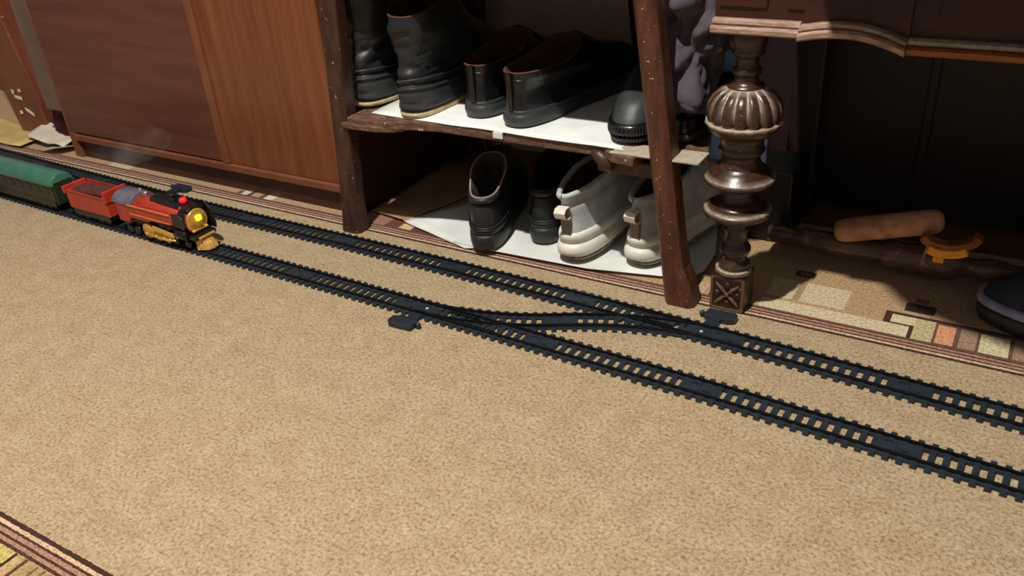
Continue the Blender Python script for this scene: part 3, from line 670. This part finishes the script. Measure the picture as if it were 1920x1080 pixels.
# things under the table
T = Matrix.Translation((-.178, 1.018, .0500)) @ Matrix.Rotation(PI/2-.30, 4, 'Y')
rl = MB().lathe([(.002, 0), (.008, .0008), (.0125, .004), (.0145, .010), (.015, .02), (.015, .105), (.0145, .114), (.0125, .120), (.008, .1235), (.002, .1245)], 32, T).build('wooden_roller', M_roll, None, True)
tag(rl, 'tan round-ended wooden roller lying on the table stretcher', 'roller')
oc = thing('plastic_clip', 'orange-yellow curved plastic clip resting on the table stretcher', 'clip', (-.048, 1.000, .072))
arc = []
for k in range(17):
    a = math.radians(195+k*(160/16)); arc.append((.029*math.cos(a), .008*math.sin(a)-.003, .010+.013*math.sin(a)+.003*math.cos(a)))
def strip(pts, w, h, rot=0):
    R = []
    for i, p_ in enumerate(pts):
        p_ = Vector(p_); t_ = (Vector(pts[min(i+1, len(pts)-1)])-Vector(pts[max(0, i-1)])).normalized(); a_ = Vector((0, 1, 0)); n_ = t_.cross(a_).normalized()
        R.append([p_-a_*w-n_*h, p_+a_*w-n_*h, p_+a_*w+n_*h, p_-a_*w+n_*h])
    return MB().loft(R)
strip(arc, .008, .0045).build('band', M_orb, oc, bevel=.001)
strip([(x*.98, y-.006, z-.006) for x, y, z in arc[3:13]], .005, .005).build('lip', M_ora, oc, bevel=.001)
MB().box(-.014, -.002, -.012, -.004, -.026, -.012).build('hook', M_ora, oc, bevel=.001)
cn = MB().tube([(-.070, .9985, .0625), (-.0712, .9975, .053), (-.0722, .997, .045), (-.0738, .9965, .036)], [.001, .0014, .0008, .001], 6).build('frayed_string', M_grlin, None)
tag(cn, 'short pale frayed string hanging below the orange clip', 'string')
# navy slippers
def slipper(label, loc, rz):
    L, hw = .27, .047
    so = [('sole', [(.0, .004, L-.01, hw-.002), (.002, .001, L-.002, hw), (.020, .0, L, hw+.001), (.022, .003, L-.004, hw-.003)], M_rub),
          ('foxing', [(.021, .001, L-.001, hw), (.0225, -.001, L+.001, hw+.002), (.0315, -.001, L+.001, hw+.002), (.033, .002, L-.003, hw-.002)], M_slipw)]
    up = [(.030, .003, L-.004, hw-.003), (.042, .004, L-.012, hw-.005), (U(.062, .060), .006, L-.035, hw-.008), (U(.067, .088), .008, L*.76, hw-.012), (U(.070, .102), .010, L*.66, hw-.014)]
    t = shoe('slipper', label, loc, rz, sole=so, upper=up, mup=M_slip, mlin=M_dklin, lining_depth=.024)
    return t
slipper('navy slipper with pale banded sole under the table at right edge', (.260, .948, .0), 1.47)

# ---------------------------------------------------------------- toy railway track
P_ = .1935/16
def slabm(x0, x1, y0, y1, z0, z1): return MB().box(x0, x1, y0, y1, z0, z1)
proto = {}
def protos():
    L = .1935
    o = MB()
    o.box(-.225*P_, .225*P_, -.0205, .0205, .0, .0030); proto['tie'] = o.build('tie', M_track)
    rl_ = MB()
    # flange + web + head (gutter between inner strip and rail head)
    rl_.box(0, L, -.0022, .0020, .0004, .0024)
    rl_.box(0, L, -.0007, .0007, .0024, .0062)
    proto['rail'] = rl_.build('rail', M_rail)
    fl_ = MB().box(0, L, -.0042, -.0020, .0001, .0034).box(0, L, .0018, .0040, .0001, .0031); proto['strip'] = fl_.build('side_strip', M_track)
    pl = MB().box(.0002, 1.77*P_, -.0079, .0079, .0001, .0034); proto['plate'] = pl.build('joint_plate', M_track)
    hk = MB().tube([(.004, -.002, .0034), (.006, -.004, .0036), (.009, -.004, .0036), (.0105, -.002, .0034)], .0006, 6); proto['mark'] = hk.build('moulded_clip', M_rail)
    for q in proto.values(): C.objects.unlink(q)
protos()
def add_proto(k, parent, loc, rz=0, sx=1):
    c = proto[k].copy(); C.objects.link(c); c.parent = parent; c.location = loc; c.rotation_euler = (0, 0, rz); c.scale = (sx, 1, 1)
    return c
def section(A, B, label, group=None, name='track_section'):
    A = Vector(A+(0,)); B = Vector(B+(0,)); L = (B-A).length; ang = math.atan2(B.y-A.y, B.x-A.x)
    t = thing(name, label, 'toy track', A, ang, group); k = L/.1935
    for i in range(16): add_proto('tie', t, ((i+.5)*P_*k, 0, .0005))
    for s_ in (1, -1):
        for nm in ('rail', 'strip'):
            c = add_proto(nm, t, (0, -.0118*s_, .0005), 0, k); c.scale = (k, -s_, 1)
            c.scale = (k, 1, 1) if s_ < 0 else (k, -1, 1)
    for x, rz in ((0, 0), (L, PI)):
        add_proto('plate', t, (x, 0, .0005), rz)
        add_proto('mark', t, (x, .001 if rz else -.001, .0005), rz)
    return t, ang, L
def hermite(p0, t0, p1, t1, n=24):
    pts = []
    for i in range(n+1):
        s_ = i/n; h = (2*s_**3-3*s_**2+1, s_**3-2*s_**2+s_, -2*s_**3+3*s_**2, s_**3-s_**2)
        pts.append(p0*h[0]+t0*h[1]+p1*h[2]+t1*h[3])
    return pts
def turnout(A, B, Mid, mdir, label, flip, lever_label=None, pad=None):
    # A is the switch end (where the routes join); flip=+1 branch goes to +Y side of A->B, lever on opposite side
    t, ang, L = section(A, B, label, None, 'track_turnout')
    Ti = Matrix.Translation(Vector(A+(0,))) @ Matrix.Rotation(ang, 4, 'Z'); Ti = Ti.inverted()
    p0 = Vector((0, 0, 0)); p1 = Ti @ Vector(Mid+(0,)); dv = (Ti.to_3x3() @ Vector(mdir+(0,))).normalized()
    D = (p1-p0).length
    pts = hermite(p0, Vector((D*1.05, 0, 0)), p1, dv*D*1.05, 40)
    def off(o_, z0, z1, hw_, a=0, b=None):
        R = []; seq = pts[a:b]
        for i, p_ in enumerate(seq):
            q0 = seq[max(0, i-1)]; q1 = seq[min(i+1, len(seq)-1)]; tt = (q1-q0).normalized(); nn = Vector((-tt.y, tt.x, 0))
            c = p_+nn*o_
            R.append([c-nn*hw_+Vector((0, 0, z0)), c+nn*hw_+Vector((0, 0, z0)), c+nn*hw_+Vector((0, 0, z1)), c-nn*hw_+Vector((0, 0, z1))])
        return R
    for s_ in (-1, 1):
        m = MB(); m.loft(off(s_*.0115, .0009, .0029, .0027, 3)); m.loft(off(s_*.0115, .0029, .0066, .0009, 3)); m.build('branch_rail', M_rail, t)
        m = MB(); m.loft(off(s_*.0077, .0006, .0036, .0009, 12)); m.loft(off(s_*.0145, .0006, .0032, .0008, 8)); m.build('branch_strip', M_track, t)
    # branch ties
    acc = 0; nxt = P_*5.5; tot = sum((pts[i+1]-pts[i]).length for i in range(40)); k = (tot)/(16*P_)
    for i in range(40):
        sg = (pts[i+1]-pts[i]).length
        while nxt*k <= acc+sg and nxt < P_*16:
            q = pts[i].lerp(pts[i+1], (nxt*k-acc)/sg); dd = pts[i+1]-pts[i]
            if True: add_proto('tie', t, (q.x, q.y, .0002), math.atan2(dd.y, dd.x))
            nxt += P_
        acc += sg
    e = pts[-1]; a_ = math.atan2(dv.y, dv.x)
    add_proto('plate', t, (e.x, e.y, .0004), a_+PI)
    # switch plate and blades, screw, frog
    MB().box(1.0*P_, 3.9*P_, -.0078, .0078, .0006, .0040).build('switch_plate', M_track, t, bevel=.0003)
    MB().lathe([(.0022, .004), (.0022, .0047), (.0010, .0052)], 14, Matrix.Translation((2.3*P_, .001*flip, 0))).build('screw', M_screw, t, True)
    bl = MB(); bl.box(1.6*P_, 6.6*P_, -flip*.0092-.0006, -flip*.0092+.0006, .003, .0062); bl.box(5*P_, 8.5*P_, flip*.0065-.0005, flip*.0065+.0005, .003, .0058); bl.build('switch_blade', M_rail, t)
    gu = MB()
    for (x0, x1, y_) in ((7*P_, 11.2*P_, -flip*.0085),): gu.box(x0, x1, y_-.0005, y_+.0005, .003, .0058)
    gu.build('guard_rail', M_rail, t)
    # lever pad on the side away from the branch
    s_ = -flip; x = 1.9*P_
    lv = MB()
    lv.prism([(x-.006, s_*.014), (x+.010, s_*.014), (x+.008, s_*.034), (x-.006, s_*.034)][::s_ if s_ > 0 else -1], .0005, .0055); lv.build('lever_arm', M_track, t, bevel=.0006)
    lp_ = MB(); poly = [(x-.021, s_*.034), (x-.013, s_*.030), (x+.014, s_*.030), (x+.016, s_*.033), (x+.014, s_*.047), (x-.017, s_*.049), (x-.021, s_*.045)]
    lp_.prism(poly if s_ > 0 else poly[::-1], .001, .0075).build('lever_pad', M_track, t, bevel=.0008)
    kx = x+.019 if True else x
    MB().ball((kx, s_*.036, .0045), .0035, .0035, .004, 12, 8).build('lever_knob', M_track, t, True)
    MB().box(x-.012, x+.012, s_*.0315-.0006, s_*.0315+.0006, .0072, .0086).build('pad_ridge', M_track, t)
    return t
NJ = [(.343, .674), (.150, .6835), (-.0423, .6919), (-.2343, .7005), (-.428, .7058), (-.619, .7098), (-.8075, .7130), (-1.000, .7160), (-1.193, .7195), (-1.386, .7230), (-1.580, .7270), (-1.770, .7310)]
KJ = [(.148, .7780), (-.0472, .7891), (-.2422, .8006), (-.4287, .8086), (-.6233, .8142), (-.8177, .8168), (-1.009, .8165), (-1.200, .8195), (-1.395, .8275), (-1.590, .834), (-1.780, .843), (-1.972, .853)]
phi = math.radians(28)
turnout(NJ[5], NJ[4], (-.4290, .7546), (math.cos(phi), math.sin(phi)), 'black toy track switch with lever pad, on the near line', 1)
turnout(KJ[2], KJ[3], (-.4290, .7546), (-math.cos(phi), -math.sin(phi)), 'black toy track switch with lever beside the carved table leg', 1)
turnout(KJ[7], KJ[8], (-1.392, .7755), (-math.cos(phi), -math.sin(phi)), 'black toy track switch on the far line behind the locomotive', 1)
turnout(NJ[10], NJ[9], (-1.392, .7755), (math.cos(phi), math.sin(phi)), 'black toy track switch hidden under the green coach', 1)
nl = {1: 'straight black toy track running out at the right edge, near line', 2: 'straight black toy track of the near line, last full length at right', 3: 'straight black toy track of the near line just right of its switch',
      5: 'straight black toy track just left of the near switch lever', 6: 'straight black toy track directly in front of the locomotive cowcatcher', 7: 'black toy track underneath the red locomotive', 8: 'black toy track underneath the red tender', 10: 'black toy track of the near line at the left edge', 0: None}
for i in (1, 2, 3, 5, 6, 7, 8, 10):
    section(NJ[i+1], NJ[i], nl[i])
fl_ = {0: 'straight black toy track of the far line at the right edge', 1: 'straight black toy track of the far line right of the table leg', 3: 'straight black toy track of the far line in front of the sneakers',
       4: 'straight black toy track of the far line in front of the black slip-on shoes', 5: 'straight black toy track passing the left shelf leg', 6: 'straight black toy track behind the locomotive front, far line', 8: 'black toy track behind the green coach end, far line', 9: 'black toy track beside the crumpled paper, far line', 10: 'black toy track of the far line at the left edge'}
for i in fl_: section(KJ[i+1], KJ[i], fl_[i])

# ---------------------------------------------------------------- train
def on_near(x):
    for a, b in zip(NJ, NJ[1:]):
        if b[0] <= x <= a[0]:
            k = (x-b[0])/(a[0]-b[0]); return (x, b[1]+(a[1]-b[1])*k), math.atan2(a[1]-b[1], a[0]-b[0])
RX = Matrix.Rotation(PI/2, 4, 'Y')      # lathe axis z -> +x
def cylx(mb, x0, x1, r_, cz, cy=0, n=28, prof=None):
    T_ = Matrix.Translation((x0, cy, cz)) @ RX
    return mb.lathe(prof or [(r_*.9, 0), (r_, .001), (r_, x1-x0-.001), (r_*.9, x1-x0)], n, T_)
def wheel(t, x, y, r_, m, name='wheel'):
    T_ = Matrix.Translation((x, y, r_)) @ Matrix.Rotation(PI/2, 4, 'X')
    w = MB().lathe([(r_*.45, -.0022), (r_*.5, -.003), (r_*.78, -.003), (r_*.82, -.0012), (r_*.9, -.003), (r_, -.0025), (r_, .0025), (r_*.3, .0025)], 24, T_).build(name, m, t, True)
    return w
def loco():
    (x, y), a = on_near(-.978); t = thing('toy_locomotive', 'red toy steam locomotive with gold face and lit headlight', 'toy train', (x, y, .0068), a)
    B = lambda *q: MB().box(*q)
    B(-.190, -.020, -.011, .011, .006, .026).build('chassis', M_tblk, t, bevel=.001)
    m = MB(); cylx(m, -.150, -.045, .0165, .043); m.build('boiler', M_red, t, True)
    m = MB(); cylx(m, -.048, -.026, .0180, .040); m.build('smokebox', M_tblk, t, True)
    m = MB(); cylx(m, -.0275, -.0235, .0190, .040, prof=[(.013, 0), (.0185, .0), (.019, .0015), (.018, .0035), (.0145, .004)]); m.build('smokebox_ring', M_red, t, True)
    m = MB(); cylx(m, -.0245, -.02, .0165, .040, prof=[(.0182, 0), (.0180, .0022), (.0165, .0034), (.0152, .0026), (.0132, .0036), (.007, .0052), (.001, .0056)]); m.build('face_disc', M_gold, t, True)
    B(-.0215, -.0155, -.0045, .0045, .041, .0495).build('headlight', M_lamp, t, bevel=.0015)
    m = MB()
    for yy in (-.011, .011): m.ball((-.0205, yy, .0275), .0028, .0035, .0022, 10, 6)
    m.box(-.0225, -.0195, -.013, .013, .026, .0285); m.build('face_step', M_gold, t, bevel=.0004)
    # smoke deflector side plates and cowl
    for s_ in (-1, 1):
        m = MB(); pl = [(-.052, .022), (-.012, .022), (-.010, .032), (-.016, .052), (-.026, .0625), (-.052, .060)]
        if s_ < 0: pl = [(-.050, .036), (-.026, .032), (-.022, .041), (-.024, .050), (-.034, .056), (-.050, .054)]
        m.loft([[(px_, s_*.0205, pz) for px_, pz in pl], [(px_, s_*.0225, pz) for px_, pz in pl]]); m.build('smoke_deflector', M_tblk, t, bevel=.0006)
    m = MB(); R = []
    for xx, hh_, ww in ((-.118, .0605, .004), (-.112, .0645, .007), (-.085, .0655, .0085), (-.05, .0635, .010), (-.024, .0610, .012)):
        R.append([(xx, -ww, .052), (xx, -ww, hh_-.003), (xx, -ww*.5, hh_), (xx, ww*.5+.004, hh_), (xx, ww+.006, hh_-.003), (xx, ww+.006, .052)])
    m.loft(R).build('top_cowl', M_tblk, t, bevel=.0008)
    m = MB().lathe([(.0065, 0), (.0058, .003), (.005, .004), (.0052, .009), (.0068, .0105), (.0066, .012), (.003, .012)], 20, Matrix.Translation((-.066, 0, .0635))); m.build('chimney', M_tblk, t, True)
    MB().ball((-.043, .0, .0685), .0058, .0058, .0048).build('red_lamp', M_rlamp, t, True)
    MB().ball((-.042, -.0085, .0585), .0028, .0028, .0028, 10, 6).build('red_knob', M_rlamp, t, True)
    MB().ball((-.135, .003, .0615), .0068, .0055, .0058).build('dome', M_silv, t, True)
    # running boards, skirts with scalloped edge, gold line
    for s_ in (-1, 1):
        y0, y1 = sorted((s_*.0165, s_*.0215))
        pl = [(-.153, .030), (-.108, .030), (-.102, .0325), (-.070, .0335), (-.052, .035), (-.050, .048), (-.062, .0505), (-.153, .0505)]
        MB().loft([[(a_, y0, b_) for a_, b_ in pl], [(a_, y1, b_) for a_, b_ in pl]]).build('side_skirt', M_red, t, bevel=.0006)
        MB().box(-.152, -.055, s_*.022-.0008, s_*.022+.0008, .0495, .0515).build('gold_line', M_goldl, t, bevel=.0003)
        MB().box(-.150, -.056, s_*.0215-.0009, s_*.0215+.0009, .0355, .0372).build('gold_line', M_goldl, t, bevel=.0003)
        y0, y1 = sorted((s_*.010, s_*.0165))
        MB().box(-.150, -.045, y0, y1, .044, .052).build('running_board', M_red, t, bevel=.0005)
    # cab
    pl = [(-.182, .0195), (-.160, .0195), (-.150, .031), (-.150, .051), (-.182, .051)]
    MB().loft([[(a_, -.0205, b_) for a_, b_ in pl], [(a_, .0205, b_) for a_, b_ in pl]]).build('cab', M_red, t, bevel=.0008)
    R = []
    for xx in (-.187, -.143):
        ring = [(xx, .0225*math.cos(PI*k/12), .0495+.0145*math.sin(PI*k/12)) for k in range(13)]
        R.append(ring)
    MB().loft(R).build('cab_roof', M_grey, t, True, bevel=.0008)
    MB().ball((-.150, .006, .0645), .004, .003, .003).build('whistle', M_silv, t, True)
    # cylinders, wheels, rods
    for s_ in (-1, 1):
        m = MB(); cylx(m, -.052, -.028, .0075, .022, s_*.018); m.build('cylinder', M_tblk, t, True)
        for xx, rr in ((-.1210, .0120), (-.0975, .0085), (-.079, .0085)):
            wheel(t, xx, s_*.0165, rr, M_gold if s_ < 0 or True else M_tblk)
        for xx in (-.062, -.035): wheel(t, xx, s_*.0150, .006, M_tblk)
        for xx in (-.150, -.168): wheel(t, xx, s_*.0150, .0065, M_tblk)
        q = s_*.0215
        m = MB(); m.loft([[(a_, q-.0012, b_) for a_, b_ in ((-.104, .018), (-.056, .0135), (-.054, .018), (-.060, .021), (-.102, .0255))], [(a_, q+.0012, b_) for a_, b_ in ((-.104, .018), (-.056, .0135), (-.054, .018), (-.060, .021), (-.102, .0255))]]); m.build('motion_bracket', M_gold, t, bevel=.0006)
        m = MB()
        m.tube([(-.1195, q+s_*.0018, .0095), (-.0975, q+s_*.0018, .0085), (-.079, q+s_*.0018, .0080), (-.052, q+s_*.0018, .0115)], .0016, 8)
        for xx in (-.1195, -.0975, -.079, -.066): m.ball((xx, q+s_*.002, .0095), .0030, .0018, .0030, 10, 6)
        m.build('side_rod', M_gold, t, True)
    # front bumper and cowcatcher
    B(-.026, -.011, -.019, .019, .016, .0225).build('bumper', M_tblk, t, bevel=.001)
    MB().box(-.014, -.008, -.014, .014, .0175, .0205).build('bumper_rail', M_gold, t, bevel=.0005)
    c = MB()
    c.loft([[(-.016, -.017, .0005), (0, -.009, .0005), (.002, 0, .0005), (0, .009, .0005), (-.016, .017, .0005)], [(-.018, -.015, .014), (-.012, -.0085, .0155), (-.0105, 0, .0155), (-.012, .0085, .0155), (-.018, .015, .014)]])
    cc = c.build('cowcatcher', M_gold, t, bevel=.0005)
    for k in range(-4, 5):
        yy = k*.0036; xb = .0025-abs(k)*.0018-(abs(k)**2)*.0003
        MB().tube([(xb, yy, .0008), (xb-.0125, yy*.92, .0150)], .0009, 6).build('slat', M_gold, cc, True)
    return t
loco()
def tender():
    (x, y), a = on_near(-1.186); t = thing('toy_tender', 'red toy tender with dark coal deck behind the locomotive', 'toy train', (x, y, .0068), a)
    MB().box(-.106, -.002, -.0185, .0185, .016, .046).build('body', M_red, t, bevel=.0008)
    MB().loft([[(-.100, -.016, .044), (-.004, -.016, .050), (-.004, .016, .050), (-.100, .016, .044)], [(-.094, -.010, .050), (-.010, -.012, .056), (-.010, .012, .056), (-.094, .010, .050)]]).build('coal_deck', M_redd, t, bevel=.001)
    for x0, h_ in ((-.112, .0515), (-.006, .0585)):
        MB().box(x0, x0+.006, -.0205, .0205, .040, h_).build('end_board', M_red, t, bevel=.001)
    MB().box(-.100, -.006, -.0195, -.018, .045, .048).build('rim', M_red, t, bevel=.0004)
    MB().box(-.100, -.006, .018, .0195, .045, .052).build('rim', M_red, t, bevel=.0004)
    MB().box(-.100, -.004, -.012, .012, .008, .022).build('chassis', M_tblk, t, bevel=.001)
    MB().box(-.100, -.006, -.0180, -.0168, .006, .022).box(-.100, -.006, .0168, .0180, .006, .022).build('side_frame', M_tblk, t, bevel=.0004)
    for xx in (-.092, -.074, -.036, -.018):
        for s_ in (-1, 1): wheel(t, xx, s_*.0135, .0075, M_tblk)
    MB().box(-.002, .014, -.002, .002, .010, .014).build('coupling', M_tblk, t, bevel=.0005)
tender()
def coach():
    (x, y), a = on_near(-1.326); t = thing('toy_coach', 'green toy passenger coach behind the red tender at left edge', 'toy train', (x, y, .0068), a)
    MB().box(-.24, -.006, -.0185, .0185, .016, .046).build('body', M_grnd, t, bevel=.0008)
    for k in range(9):
        for s_ in (-1, 1): MB().box(-.232+k*.025, -.217+k*.025, s_*.0185-.0006, s_*.0185+.0006, .028, .040).build('window', M_tblk, t, bevel=.0004)
    R = []
    for xx, sc_ in ((-.245, .9), (-.240, 1), (-.006, 1), (-.001, .93)):
        R.append([(xx, .021*math.cos(PI*k/14)*sc_, .0445+.0185*math.sin(PI*k/14)*sc_) for k in range(15)])
    MB().loft(R).build('roof', M_grn, t, True, bevel=.0006)
    MB().box(-.235, -.012, -.013, .013, .007, .017).build('chassis', M_tblk, t, bevel=.001)
    MB().box(-.006, -.001, -.017, .017, .012, .050).build('end_wall', M_grnd, t, bevel=.0008)
    MB().box(-.236, -.010, -.0185, -.0172, .006, .018).box(-.236, -.010, .0172, .0185, .006, .018).build('side_frame', M_tblk, t, bevel=.0004)
    for xx in (-.21, -.19, -.055, -.035):
        for s_ in (-1, 1): wheel(t, xx, s_*.0135, .0075, M_tblk)
    MB().box(-.001, .028, -.002, .002, .010, .014).build('coupling', M_tblk, t, bevel=.0005)
coach()

# steam puff from the chimney
def steam():
    m = bpy.data.materials.new('thin_steam'); m.use_nodes = True; nt = m.node_tree; nt.nodes.remove(nt.nodes['Principled BSDF'])
    vs = nt.nodes.new('ShaderNodeVolumeScatter'); vs.inputs['Color'].default_value = (1, .97, .95, 1)
    n = noise_node(nt, 16, 3); rr = ramp(nt, n.outputs[0], [(.46, (0, 0, 0, 1)), (.62, (1, 1, 1, 1))])
    ml = nt.nodes.new('ShaderNodeMath'); ml.operation = 'MULTIPLY'; ml.inputs[1].default_value = 5
    nt.links.new(rr.outputs[0], ml.inputs[0]); nt.links.new(ml.outputs[0], vs.inputs['Density']); nt.links.new(vs.outputs[0], nt.nodes['Material Output'].inputs['Volume'])
    o = MB().ball((0, 0, 0), .085, .02, .030, 20, 12).build('steam_puff', m, None, True); o.location = (-1.235, .80, .098); o.rotation_euler = (0, -.25, .25)
    tag(o, 'thin pale steam drifting above the locomotive', 'steam', None, 'stuff')
steam()
